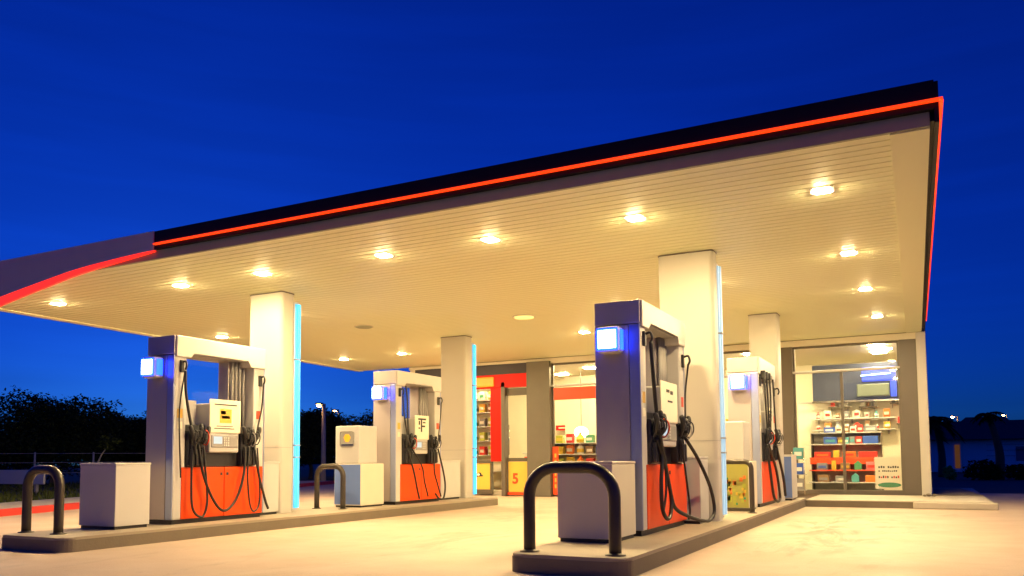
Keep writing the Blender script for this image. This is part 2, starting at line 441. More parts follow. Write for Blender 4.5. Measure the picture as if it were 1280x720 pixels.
        hose(t, [(.08, w-.09, 1.94), (.06, w-.10, 1.6), (.08, w-.2, 1.28), (.09, w-.24, 1.1)], .013)
        hose(t, [(.07, .10, 2.0), (.03, .07, 1.6), (.03, .06, 1.3), (.05, .08, .6)], .010)
    elif hoses == 1:
        hose(t, [(.09, .08, 2.02), (.10, .10, 1.72), (.10, .20, 1.30), (.11, .30, 1.0), (.11, .52, .62), (.12, .62, .36), (.13, .54, .19), (.13, .40, .16), (.12, .28, .28), (.11, .29, .55), (.10, .37, .78), (.08, .34, 1.02)], .021)
        hose(t, [(.07, .26, 1.02), (.11, .46, .70), (.12, .60, .42), (.13, .74, .25), (.20, 1.0, .15), (.27, 1.34, .08), (.30, 1.62, .07), (.31, 1.80, .18), (.28, 1.74, .45), (.20, 1.52, .78), (.10, 1.32, 1.04)], .021)
        hose(t, [(.07, .43, 1.02), (.10, .48, .72), (.11, .46, .45), (.11, .36, .25)], .013)
        hose(t, [(.07, 1.24, 1.02), (.10, 1.32, .6), (.11, 1.43, .2), (.11, 1.36, .09)], .012)
        hose(t, [(.08, w-.09, 1.94), (.04, w-.10, 1.6), (.06, w-.2, 1.28)], .012)
    elif hoses == 2:
        hose(t, [(.08, .10, 2.0), (.075, .14, 1.7), (.085, .22, 1.34), (.10, .26, 1.1)], .014)
        hose(t, [(.07, .26, 1.02), (.10, .42, .62), (.11, .52, .3), (.11, .60, .09)], .017)
        hose(t, [(.07, .42, 1.02), (.10, .70, .7), (.11, .78, .4), (.11, .90, .12)], .014)
        hose(t, [(.07, 1.18, 1.02), (.10, 1.14, .6), (.11, 1.24, .34), (.11, 1.36, .10)], .015)
        hose(t, [(.07, 1.32, 1.03), (.10, 1.46, .6), (.11, 1.52, .3), (.11, 1.46, .07), (.11, 1.30, .06), (.11, 1.16, .16)], .018)
        hose(t, [(.08, w-.09, 1.94), (.06, w-.10, 1.6), (.08, w-.2, 1.28)], .012)
        hose(t, [(-.02, .34, 2.2), (0, .36, 1.95), (.03, .33, 1.6), (.07, .30, 1.28)], .016)
    else:
        for y0, y1 in ((.10, .26), (.34, .40), (.62, .5), (.95, 1.10)):
            hose(t, [(.08, y0, 2.16), (.09, y0, 1.8), (.09, (y0+y1)/2, 1.4), (.09, y1, 1.1)], .015)
        hose(t, [(.07, .26, 1.02), (.11, .30, .5), (.13, .42, .16), (.14, .66, .07), (.13, .98, .07), (.12, 1.1, .16), (.10, .9, .6), (.07, .42, 1.02)], .022)
        hose(t, [(.07, 1.15, 1.02), (.13, 1.42, .5), (.14, 1.58, .12)], .024)
        b = MB()
        for yy in (.12, .36, .62): b.box(.0, .10, yy-.03, yy+.03, 2.12, 2.24, .01)
        b.build('hose_bracket', M['black'], t)
    # lit number box standing out from the near end panel
    sg = MB().box(-.42, -.17, -.18, -.024, 1.90, 2.18, .035).build('sign_box', M['ltgrey'], t)
    MB().box(-.41, -.18, -.192, -.181, 1.925, 2.155, .004).build('halo_rim', M['bluehalo'], sg)  # glowing rim and sides stand in for the sign's blue halo
    MB().box(-.392, -.198, -.200, -.1925, 1.945, 2.135, .003).build('lit_face', M['bluesign'], sg)
    MB().box(-.170, -.160, -.150, -.055, 1.935, 2.145, .003).build('lit_side', M['bluehalo'], sg)
    MB().box(-.43, -.42, -.150, -.055, 1.935, 2.145, .003).build('lit_side', M['bluehalo'], sg)
    return t
pump('tall silver and orange fuel pump closest to the camera behind the large front hoop', -2.62, 8.10, 2, 1, 1.70)
pump('fuel pump with picture notice and see-through window beside the leftmost white cabinet', -8.68, 7.38, 0, 0, 1.60)
pump('fuel pump behind the payment kiosk at the far end of the left island', -8.62, 12.25, 1, 2, 1.52)
pump('fuel pump farthest along the right island in front of the shop window', -2.42, 13.65, 1, 3, 1.55)

# ------------------------------------------------------------------ cabinets and kiosks
def cabinet(label, x0, x1, y0, y1, h, m, zb=IZ, cat='cabinet', front=None):
    t = thing('utility_cabinet', label, cat, ((x0+x1)/2, y0, zb), 'cabinets on the pump islands')
    w = (x1-x0)/2; d = y1-y0
    box('foot', M['black'], t, -w+.02, w-.02, .02, d-.02, 0, .035)
    MB().box(-w, w, 0, d, .036, h-.028, .008).build('body', m, t)
    MB().box(-w-.006, w+.006, -.006, d+.006, h-.027, h, .006).build('lid', m, t)
    if front: MB().box(-w+.01, w-.01, -.006, -.001, .05, h-.04, .002).build('front_panel', front, t)
    return t
cabinet('plain white metal cabinet at the left tip of the left island beside its hoop', -9.34, -8.68, 6.55, 7.04, .80, M['white'])
cabinet('white metal cabinet between the large front hoop and the nearest pump', -3.23, -2.66, 7.30, 7.98, .775, M['cream'])
cabinet('small grey service cabinet between the nearest pump and the tall right column', -2.86, -2.47, 9.88, 10.30, .82, M['ltgrey'])
cabinet('low grey cabinet beside the column with the cyan light strip', -9.3, -8.93, 9.08, 9.58, .80, M['ltgrey'])
cabinet('pale cabinet with flush tan sides at the far end of the left island', -9.25, -8.80, 14.0, 14.85, .80, M['ltgrey'])
cabinet('small white cabinet with blue front at the shop end of the right island', -2.60, -2.26, 15.98, 16.6, .86, M['white'], front=M['bluebox'])
def kiosk(label, x0, x1, y0, y1, top, front, badge):
    t = thing('payment_kiosk', label, 'payment kiosk', ((x0+x1)/2, y0, IZ), 'payment kiosks on the pump islands')
    w = (x1-x0)/2; d = y1-y0
    box('foot', M['black'], t, -w+.02, w-.02, .02, d-.02, 0, .03)
    MB().box(-w, w, 0, d, .031, .755, .008).build('base_cabinet', M['cream'], t)
    MB().box(-w+.01, w-.01, -.006, -.001, .05, .74, .002).build('front_panel', front, t)
    u = MB().box(-w+.0, w-.06, .02, d-.12, .757, top, .02).build('terminal', M['ltgrey'], t)
    if badge:
        MB().box(-w+.12, w-.16, .006, .019, top-.36, top-.10, .03).build('badge_plate', M['grey'], u)
        P = []
        cx, cz = -.015, top-.215
        for k in range(9):                                  # scalloped fan
            a = R(200 - 220*k/8); rr = .065 + .010*(k % 2); P.append((cx + rr*math.cos(a), cz + rr*math.sin(a)))
        P += [(cx+.03, cz-.07), (cx-.03, cz-.07)]
        MB().prism(P, 'y', -.001, .0055).build('fan_emblem', M['terminal'], u)
        MB().box(-w+.15, w-.17, .001, .0055, top-.345, top-.325).build('card_slot', M['chrome'], u)
    return t
kiosk('grey payment kiosk with yellow badge between slim hoop and far left pump', -9.30, -8.72, 11.35, 12.02, 1.42, M['bluebox'], True)  # blue reflection on the white front is put into its colour
k2 = kiosk('payment kiosk with yellow green poster between right column and far pump', -2.95, -2.40, 12.55, 13.2, 1.36, pm('limepanel', (.38, .36, .08)), False)
b = MB()
rr = random.Random(5)
for _ in range(60):
    u, v = rr.uniform(-.24, .2), rr.uniform(.08, .50); s_ = rr.uniform(.02, .06)
    b.box(u, u+s_, -.0095, -.0065, v, v+s_*1.3, 0, rr.choice((0, 0, 1, 2, 3)))
b.build('poster_print', [pm('lime', PC['lime']), pm('yellow', PC['yellow']), pm('green', PC['green']), pm('orange', PC['orange'])], k2)

# ------------------------------------------------------------------ columns
CZ = 3.65
def column(label, x0, x1, y0, y1, strip, z0=IZ):
    t = thing('canopy_column', label, 'column', ((x0+x1)/2, y0, z0), 'columns holding up the canopy')
    w = (x1-x0)/2; d = y1-y0; h = CZ-z0-.004
    MB().prism(rounded_slab(-w, w, 0, d, .05, 5), 'z', 0, h-.014).build('shaft', M['column'], t)
    MB().prism(rounded_slab(-w-.006, w+.006, -.006, d+.006, .05, 5), 'z', h-.013, h).build('top_trim', M['taupe'], t)
    MB().prism(rounded_slab(-w-.004, w+.004, -.004, d+.004, .05, 5), 'z', 1.02, 1.026).build('panel_joint', M['grey'], t)
    if strip:
        MB().box(w-.16, w-.012, d+.002, d+.115, .03, h-.12, .01).build('strip_housing', M['white'], t)
        MB().box(w-.011, w+.012, d+.010, d+.048, .07, h-.16, .006).build('light_strip', M['cyandim'] if strip is M['cyan'] else strip, t)
        MB().box(w-.011, w+.030, d+.058, d+.110, .07, h-.16, .006).build('light_strip', strip, t)
        b = MB()
        for z in (.86, 1.05, 2.42): b.box(w-.17, w+.041, d+.004, d+.118, z, z+.018, .003)
        b.build('strip_clamp', M['grey'], t)
    return t
column('white column with bright cyan light strip beside the left window pump', -9.65, -8.95, 9.63, 9.92, M['cyan'])
column('white column with cyan strip at the far end of the left island', -9.38, -8.75, 14.98, 15.3, M['cyan'])
column('thick white column right behind the nearest fuel pump', -3.09, -2.36, 10.36, 10.6, M['cyanpale'])
column('plain white column at the shop end of the right island', -2.90, -2.38, 15.5, 15.9, None)

# ------------------------------------------------------------------ canopy
cn = thing('canopy', 'huge flat station canopy with black fascia and glowing red edge strip', 'canopy', (0, 0, 0))
FYc, BY, XL, XR0, XR1 = 7.35, 19.46, -14.25, .125, .0
XLb = -15.0
def xr(y): return XR0 + (XR1-XR0)*(y-FYc)/(BY-FYc)
def xl(y): return XL + (XLb-XL)*(y-FYc)/(BY-FYc)
b = MB()                                                    # slatted soffit, grooves run along the front
y = FYc; P = []
pitch = .14
while y < BY - .02:
    y2 = min(y + pitch, BY)
    P += [(y, 3.65), (y2-.022, 3.65), (y2-.019, 3.666), (y2-.004, 3.666)]; y = y2
P.append((BY, 3.65))
edge = [[b.bm.verts.new(((xl(py_) if s_ == 0 else xr(py_) - .30), py_, pz_)) for py_, pz_ in P] for s_ in (0, 1)]
for i in range(len(P)-1): b.bm.faces.new((edge[0][i], edge[0][i+1], edge[1][i+1], edge[1][i]))
b.bm.normal_update()
for f in b.bm.faces:
    if f.normal.z > 0 : f.normal_flip()
sof = b.build('soffit', M['soffit'], cn)
b = MB()                                                    # smooth margin board on the right edge
b.prism([(xr(FYc)-.30, FYc), (xr(FYc), FYc), (xr(BY), BY), (xr(BY)-.30, BY)], 'z', 3.640, 3.70)
b.build('soffit_margin', M['soffit'], cn)
b = MB(); b.prism([(xl(FYc), FYc), (xl(FYc)+.12, FYc), (xl(BY)+.12, BY), (xl(BY), BY)], 'z', 3.635, 3.70)
b.build('left_margin', M['soffit'], cn)
b = MB(); b.prism([(xl(FYc)+.01, FYc+.01), (xr(FYc)-.01, FYc+.01), (xr(BY)-.01, BY), (xl(BY)+.01, BY)], 'z', 3.72, 3.95)
b.build('roof_deck', M['fascia'], cn)
# front: taupe band, black fascia, red strip.  The left stretch is a grey panel with a wave-shaped lower edge
XW = -9.0
box('lower_band', M['band'], cn, XL, xr(FYc), FYc-.03, FYc+.006, 3.652, 3.772, .004)
MB().box(XW, .165, FYc-.075, FYc+.0, 3.774, 4.015, .004).build('black_fascia', M['fascia'], cn)
wave = [(-14.3, 3.13), (-13.4, 3.28), (-12.5, 3.44), (-11.9, 3.525), (-11.2, 3.615), (-10.6, 3.685), (-10.0, 3.725), (-9.4, 3.752), (-9.0, 3.762)]
ws = bez([(x, 0, z) for x, z in wave], 5); ws = [(p.x, p.z) for p in ws]
MB().prism(ws + [(XW-.002, 4.017), (-14.3, 4.017)], 'y', FYc-.085, FYc-.034).build('grey_fascia', M['fasciagrey'], cn)
b = MB()
tp = []
n = len(ws)
up_ = [(x, z-.002) for x, z in ws]; lo_ = [(x, z-.014-.15*(1-i/(n-1))**.8) for i, (x, z) in enumerate(ws)]
b.prism(up_ + lo_[::-1], 'y', FYc-.078, FYc-.040)
b.build('wave_light', M['pinkstrip'], cn)
RS = .155
MB().box(XW+.03, RS+.07, FYc-.125, FYc-.077, 3.821, 3.842, .005).build('front_light_strip', M['redstrip'], cn)
b = MB(); b.prism([(xr(FYc)+.035, FYc-.07), (xr(FYc)+.07, FYc-.07), (xr(BY)+.07, BY-.3), (xr(BY)+.035, BY-.3)], 'z', 3.66, 4.0)
b.build('side_fascia', M['fascia'], cn)
b = MB(); b.prism([(xr(FYc)+.005, FYc+.0), (xr(FYc)+.034, FYc+.0), (xr(BY)+.034, BY-.3), (xr(BY)+.005, BY-.3)], 'z', 3.70, 3.95)
b.build('side_lip', M['fascia'], cn)
b = MB(); b.prism([(xr(FYc)+.072, FYc-.076), (xr(FYc)+.105, FYc-.076), (xr(BY)+.105, BY-.3), (xr(BY)+.072, BY-.3)], 'z', 3.821, 3.842, .005)
b.build('side_light_strip', M['redstrip'], cn)
b = MB(); b.prism([(xl(FYc)-.05, FYc), (xl(FYc)-.002, FYc), (xl(BY)-.002, BY), (xl(BY)-.05, BY)], 'z', 3.63, 4.0)
b.build('side_fascia', M['fasciagrey'], cn)
# lamps in the soffit
def lamp(label, x, y, power=1.):
    t = thing('canopy_lamp', label, 'lamp', (x, y, 3.65), 'square lamps in the canopy soffit')
    b = MB()
    for a in ((-.115, .115, -.115, -.077), (-.115, .115, .077, .115), (-.115, -.077, -.076, .076), (.077, .115, -.076, .076)): b.box(*a, -.005, .012, .002)
    b.build('frame', M['white'], t)
    b = MB(); vs = []
    for hw, z in ((.075, .004), (.075, -.006), (.071, -.010), (.055, -.013)): vs.append([b.bm.verts.new((sx*hw, sy*hw, z)) for sx, sy in ((-1, -1), (1, -1), (1, 1), (-1, 1))])
    for A, B in zip(vs, vs[1:]):
        for k in range(4): b.bm.faces.new((A[k], B[k], B[(k+1) % 4], A[(k+1) % 4]))
    b.bm.faces.new(vs[-1]); b.bm.faces.new(vs[0][::-1]); bmesh.ops.recalc_face_normals(b.bm, faces=b.bm.faces)
    b.build('lens', M['lamp'], t)
    return t
for lb, x, y in (
    ('square canopy lamp nearest the front right corner of the canopy', -.84, 8.6),
    ('square canopy lamp above and left of the nearest fuel pump', -2.81, 8.6),
    ('front row canopy lamp over the lane between the islands, fourth from the left', -4.66, 8.6),
    ('square canopy lamp in the front row, between the two lane lamps and left column', -6.25, 8.6),
    ('square canopy lamp just above the left column with the cyan strip', -8.37, 8.6),
    ('square canopy lamp over the left window pump, second from the left end', -10.03, 8.6),
    ('square canopy lamp nearest the left end of the canopy', -12.95, 8.6),
    ('canopy lamp second from the front in the row along the right edge', -.82, 11.44),
    ('canopy lamp third from the front in the row along the right edge', -.78, 14.04),
    ('canopy lamp at the shop end of the row along the right edge', -.74, 16.9),
    ('canopy lamp glowing over the top of the left window pump', -13.4, 12.6),
    ('small far canopy lamp left of the far left pump, by the sky gap', -13.6, 16.95),
    ('small far canopy lamp right above the far left pump', -11.64, 16.8),
    ('added unseen canopy lamp over the pump side behind the thick right column', -2.95, 12.35),  # this and the next three are unseen lamps added to brighten the mid soffit
    ('added unseen canopy lamp behind the top of the cyan strip column on the left', -10.35, 11.2),
    ('added unseen canopy lamp behind the far left column', -9.85, 16.1),
    ('added unseen canopy lamp behind the top of the nearest pump', -4.85, 13.6),
    ('canopy lamp half hidden by the blue sign of the nearest pump', -6.36, 15.9)):
    lamp(lb, x, y)
t = thing('ceiling_disc', 'round amber ceiling fitting between far left column and nearest pump', 'ceiling fitting', (-6.66, 13.6, 3.65))
MB().lathe((0, 0, -.03), [(.16, 0), (.19, .012), (.19, .03)], 24).build('lens', M['lampdead'], t)
MB().lathe((0, 0, -.012), [(.215, 0), (.215, .012)], 24).build('rim', M['white'], t)
t = thing('ceiling_disc', 'round unlit tan ceiling fitting right of the cyan strip column', 'ceiling fitting', (-9.93, 13.0, 3.65))
MB().lathe((0, 0, -.028), [(.15, 0), (.17, .010), (.17, .028)], 24).build('cover', M['band'], t)
MB().lathe((0, 0, -.012), [(.19, 0), (.19, .012)], 24).build('rim', M['cream'], t)

# ------------------------------------------------------------------ shop building
FZ = .14
sh = thing('shop_building', 'lit station shop with big glass front under the canopy', 'shop', (0, 19.46, 0))
def sp(name, m, x0, x1, y0, y1, z0, z1, bev=0., parent=None): return box(name, m, parent or sh, x0, x1, y0, y1, z0, z1, bev)
YB = 4.6
sp('floor', M['pale'], -13.0, .05, .12, YB, 0, FZ)
sp('back_wall', M['cream'], -13.0, .05, YB, YB+.2, 0, 3.7)
sp('side_wall', M['cream'], -.02, .07, .33, YB, 0, 3.7)
sp('side_wall', M['cream'], -13.2, -13.0, 0, YB+.2, 0, 3.7)
sp('ceiling', M['cream'], -12.98, -.03, .12, YB-.01, 3.56, 3.63)
sp('roof', M['darkroof'], -13.2, .07, .12, YB+.2, 3.72, 3.9)
sp('header_beam', M['cream'], -8.73, -.12, -.06, .118, 3.50, 3.635)
sp('header_beam', M['cream'], -13.2, -8.73, -.06, .118, 3.56, 3.635)
sp('white_pillar', M['column'], -.12, .07, -.10, .32, FZ, 3.633, .012)
sp('pilaster', M['taupe'], -.45, -.122, -.04, .2, FZ, 3.50, .006)
sp('pilaster', M['taupe'], -2.92, -2.67, -.04, .2, FZ, 3.50, .006)
sp('pilaster', M['taupe'], -5.2, -4.95, -.04, .2, FZ, 3.50, .006)
sp('pilaster', M['taupe'], -7.2, -6.95, -.04, .2, FZ, 3.50, .006)
sp('grey_pilaster', M['greypil'], -9.41, -8.74, -.14, .2, 0, 3.56, .01)
def window(x0, x1, z0=.24, z1=3.50, tr=2.9, mull=None):
    f = MB().box(x0, x1, .0, .10, z0-.10, z0, .006).build('window_frame', M['taupe'], sh)
    g = bpy.data.objects
    MB().box(x0, x1, -.05, .08, tr-.025, tr+.025, .01).build('transom', M['ltgrey'], f)
    MB().box(x0, x1, .02, .08, z1-.05, z1-.002, .005).build('head', M['taupedark'], f)
    for a in (x0, x1-.05): MB().box(a+.001, a+.049, .01, .09, z0, z1-.051, .005).build('jamb', M['taupe'], f)
    if mull is not None: MB().box(mull-.03, mull+.03, .0, .10, z0, tr-.027, .006).build('mullion', M['taupe'], f)
    MB().box(x0+.05, x1-.05, .045, .055, z0, tr-.026).build('pane', M['paneglass'], f)
    MB().box(x0+.05, x1-.05, .045, .055, tr+.026, z1-.052).build('upper_pane', M['paneglass'], f)
    return f
window(-2.67, -.45, mull=-1.64)
window(-4.95, -2.92, mull=-3.9)
window(-6.95, -5.2)
w3 = window(-8.74, -7.2, z0=.16)
sp('red_valance', M['redorange'], -8.66, -7.26, -.040, -.006, 2.52, 2.84, parent=None)
sp('orange_banner', M['redorange'], -8.72, -8.56, -.02, -.003, .05, 1.30)
b = MB()
for k in range(6): b.box(-8.665, -8.615, -.026, -.021, .22+.16*k, .32+.16*k)
b.build('banner_marks', M['yellow'], sh)
# entrance
sp('dark_lintel', M['navy'], -13.0, -9.42, -.05, .1, 3.28, 3.56)
sp('red_header', M['red'], -13.0, -9.42, -.10, .09, 2.92, 3.278, .008)
sp('yellow_header_sign', M['yellow'], -11.25, -10.40, -.125, -.102, 2.95, 3.22, .04)
sp('red_jamb', M['red'], -10.54, -10.20, -.06, .09, .93, 2.918, .006)
sp('door_post', M['taupe'], -10.198, -10.08, -.10, .12, 0, 3.06, .006)
dr = sp('door', M['taupedark'], -10.078, -9.42, .02, .07, .92, 1.02, .004)
MB().box(-10.078, -9.42, .018, .072, .03, .10, .004).build('bottom_rail', M['redorange'], dr)
MB().box(-10.078, -9.42, .018, .072, 2.70, 2.90, .004).build('top_rail', M['taupedark'], dr)
MB().box(-10.05, -9.45, .03, .06, .11, .915, .004).build('yellow_kickpanel', M['yellow'], dr)
MB().box(-10.07, -9.43, .04, .05, 1.03, 2.69).build('pane', M['paneglass'], dr)
MB().tube([(-9.99, -.03, 1.1), (-9.99, -.03, 1.9)], .015, 8).build('handle', M['chrome'], dr)
cu = bpy.data.curves.new('digit', 'FONT'); cu.body = '5'; cu.size = .38; cu.extrude = .004; cu.align_x = 'CENTER'; cu.offset = .012
tmp = bpy.data.objects.new('digit', cu); COL.objects.link(tmp)
bpy.context.view_layer.update()
me = bpy.data.meshes.new_from_object(tmp.evaluated_get(bpy.context.evaluated_depsgraph_get()))
bpy.data.objects.remove(tmp); me.materials.clear(); me.materials.append(M['redorange'])
o5 = bpy.data.objects.new('digit', me); COL.objects.link(o5); o5.parent = dr; o5.location = (-9.84, .024, .34); o5.rotation_euler = (R(90), 0, 0)
lw = sp('shop_window', M['taupedark'], -11.4, -10.542, .0, .10, .88, .97, .005)
MB().box(-11.4, -10.542, .0, .10, .05, .17, .005).build('bottom_rail', M['taupedark'], lw)
MB().box(-10.60, -10.543, .0, .10, .171, .879, .005).build('jamb', M['taupedark'], lw)
MB().box(-11.4, -10.61, .02, .06, .171, .879, .004).build('yellow_panel', M['yellow'], lw)
MB().box(-11.4, -10.55, .045, .055, .971, 2.915).build('pane', M['paneglass'], lw)
b = MB().ball((-11.02, .018, .56), .085, .006, .05).ball((-10.93, .018, .575), .06, .006, .06).ball((-10.86, .018, .545), .03, .006, .03)
b.build('panel_emblem', M['ink'], lw)
MB().ball((-10.97, .012, .57), .045, .006, .035).build('emblem_pale_spot', M['paper'], lw)  # pale oval on the dark emblem
sp('front_wall', M['cream'], -13.0, -11.402, .0, .1, 0, 2.915)
# shop ceiling light panels
for x, ys in ((-11.0, (.18, 3.0)), (-9.8, (.4, 3.0)), (-8.4, (.18, 1.8)), (-7.6, (.18,)), (-5.8, (1.5, 3.2)), (-3.8, (1.0, 3.2)), (-2.3, (.16,)), (-1.6, (.16,)), (-.95, (.16, .9, 1.6, 2.3))):
    for yy in ys: MB().box(x-.16, x+.16, yy, yy+.3, 3.535, 3.558, .004).build('ceiling_light', M['shoplight'], sh)

# step in front of the shop
st = thing('shop_step', 'concrete step running along the shop front to a kerb stub', 'step', (0, 16.9, 0))
MB().box(-2.15, 1.02, 0, 2.40, 0, .115, 0).build('step_body', M['kerbc'], st)
MB().box(-2.15, 1.02, -.012, 2.41, .1155, .14, .008).build('step_tread', M['pale'], st)
MB().box(-.26, 1.10, -.13, -.013, 0, .125, .02).build('ramp_block', M['pale'], st)
t = thing('plinth_block', 'low dark concrete block tapering away right of the white pillar', 'kerb block', (.12, 19.5, 0))
MB().prism([(0, 0), (.9, -.18), (.62, 4.5), (0, 4.5)], 'z', 0, .15, .01).build('block', M['kerbc'], t)
for i, (x, y, s_) in enumerate(((.0, 18.95, .05), (.11, 18.98, .045), (-.07, 18.9, .035))):
    o = MB().ball((0, 0, s_*.6), s_, s_*.8, s_*.6).build('pebble', M['kerbc'], None, (x, y, .14)); tag(o, ('largest', 'rightmost', 'smallest')[i] + ' of the small stones at the foot of the white pillar', 'stone', 'stones at the pillar foot')

# ------------------------------------------------------------------ goods inside the shop
def product_mesh(kind, w, d, h):
    b = MB()
    if kind == 'box': b.box(-w/2, w/2, 0, d, 0, h, min(w, h)*.05)
    elif kind == 'bottle': b.lathe((0, d/2, 0), [(w*.42, 0), (w*.48, h*.04), (w*.48, h*.58), (w*.18, h*.8), (w*.16, h*.92), (w*.2, h*.93), (w*.2, h)], 12)
    elif kind == 'jug':
        b.prism([(-w/2, 0), (w/2, 0), (w/2, h*.7), (w*.15, h*.9), (w*.15, h), (-w*.15, h), (-w*.15, h*.86), (-w/2, h*.74)], 'y', 0, d, w*.05)
    elif kind == 'bag': b.prism([(-w*.46, 0), (w*.46, 0), (w*.5, h*.4), (w*.42, h*.9), (w*.5, h), (-w*.5, h), (-w*.42, h*.9), (-w*.5, h*.4)], 'y', d*.2, d*.8, w*.04)
    return b
def product(kind, colour, w, d, h, loc, label, cat, group, band=None):
    t = thing({'box': 'goods_box', 'bottle': 'goods_bottle', 'jug': 'goods_jug', 'bag': 'goods_bag'}[kind], label, cat, loc, group)
    product_mesh(kind, w, d, h).build('pack', pm(colour, PC[colour]), t)
    if band:
        if kind == 'bottle': MB().lathe((0, d/2, 0), [(w*.485, h*.15), (w*.485, h*.5)], 12).build('pack_label', pm(band, PC[band]), t)
        else: MB().box(-w*.36, w*.36, -.006, d*.2 if kind == 'bag' else -.001, h*.28, h*.62, .001).build('pack_label', pm(band, PC[band]), t)
    return t
ORD = ['first', 'second', 'third', 'fourth', 'fifth', 'sixth', 'seventh', 'eighth', 'ninth', 'tenth', 'eleventh', 'twelfth']
def shelf_unit(label, x0, x1, y0, zs, depth=.4, back=True, top=None, red=False, zb=FZ, step=0.):
    t = thing('display_shelf', label, 'shelf', ((x0+x1)/2, y0, zb))
    w = (x1-x0)/2; top = top or zs[-1]+.3
    if back: MB().box(-w, w, depth, depth+.02, 0, top).build('back_board', M['paper'], t)
    for s_ in (-1, 1): MB().box(s_*w-.012, s_*w+.012, 0, depth, 0, zs[-1]-.002).build('upright', M['taupe'], t)
    for i, z in enumerate(zs): MB().box(-w-.02, w+.02, -.01-step*(len(zs)-1-i), depth, z, z+.022, .004).build('shelf_board', M['redorange'] if (red and i in red) else M['ltgrey'], t)
    return t
def row(x0, x1, y, z, items, what, group):
    """items: (kind, colour, width, height, band)"""
    tot = sum(i[2] for i in items); gap = (x1-x0-tot)/max(1, len(items)); x = x0
    seen = {}
    for n, (k, c, w, h, bnd) in enumerate(items):
        cat = {'box': 'box', 'bottle': 'bottle', 'jug': 'jug', 'bag': 'bag'}[k]
        if n == 0: lab = f'{c} {cat} at the left end of the {what}'
        elif n == len(items)-1: lab = f'{c} {cat} at the right end of the {what}'
        else: lab = f'{c} {cat}, {ORD[n]} from the left on the {what}'
        product(k, c, w, .18, h, (x+gap/2+w/2, y, z), lab, cat, group, bnd); x += w+gap
# right window: counter shelves in two steps with goods
WY = 21.0
shelf_unit('low stepped shelf unit with red boards in the right shop window', -2.5, -.95, WY, [.22, .50, .80, 1.12, 1.40], red=(1, 2), top=1.42, step=.13)
MB().box(-.78, .62, -.31, -.285, .66, .80, .006).build('red_front', M['redorange'], bpy.data.objects['display_shelf'])
G = 'goods in the right shop window'
row(-2.22, -1.02, WY+.06, FZ+1.424, [('box', 'blue', .24, .13, 'white'), ('box', 'white', .14, .14, 'brown'), ('box', 'brown', .13, .15, 'white'), ('box', 'white', .13, .14, 'red'), ('box', 'red', .13, .17, 'white'), ('box', 'grey', .28, .15, 'white')], 'top shelf in the right shop window', G)
row(-2.22, -1.0, WY+.06-.13*1, FZ+1.143, [('box', 'blue', .30, .17, 'teal'), ('box', 'brown', .12, .16, 'lime'), ('box', 'teal', .11, .15, 'white'), ('box', 'grey', .12, .17, 'teal'), ('box', 'red', .14, .17, 'white'), ('box', 'blue', .33, .18, None)], 'upper middle shelf in the right shop window', G)
row(-2.45, -1.0, WY+.06-.13*2, FZ+.823, [('box', 'red', .36, .13, 'orange'), ('box', 'yellow', .13, .17, None), ('box', 'orange', .3, .14, 'red'), ('box', 'red', .40, .13, None)], 'red middle shelf in the right shop window', G)
row(-2.4, -1.0, WY+.06-.13*3, FZ+.523, [('box', 'grey', .24, .17, 'blue'), ('box', 'yellow', .10, .22, None), ('box', 'brown', .22, .17, 'yellow'), ('jug', 'green', .16, .21, None), ('box', 'pink', .23, .19, 'red')], 'lower shelf in the right shop window', G)
row(-2.4, -1.0, WY+.06-.13*4, FZ+.243, [('box', 'brown', .26, .17, 'grey'), ('box', 'grey', .22, .15, 'white'), ('jug', 'teal', .16, .2, None), ('box', 'orange', .22, .16, None)], 'bottom shelf in the right shop window', G)
# poster in the lower right corner of that window
t = thing('window_poster', 'white poster with two rows of dark marks and green oval in shop window', 'poster', (-.72, 19.60, .26))
MB().box(-.31, .24, 0, .012, 0, .70, .002).build('sheet', M['paper'], t)
b = MB(); r2 = random.Random(9)
for rowz, hh, n in ((.46, .05, 9), (.38, .035, 11), (.24, .055, 10)):
    for k in range(n):
        if r2.random() < .85: b.box(-.24+.42*k/n, -.24+.42*k/n+.42/n*.7, -.003, -.0005, rowz, rowz+hh*r2.uniform(.6, 1), 0, 1 if rowz < .3 and k % 2 else 0)
b.build('printed_marks', [M['ink'], pm('red', PC['red'])], t)
MB().ball((-.03, -.001, .09), .24, .004, .055).build('green_oval', pm('green', PC['green']), t)
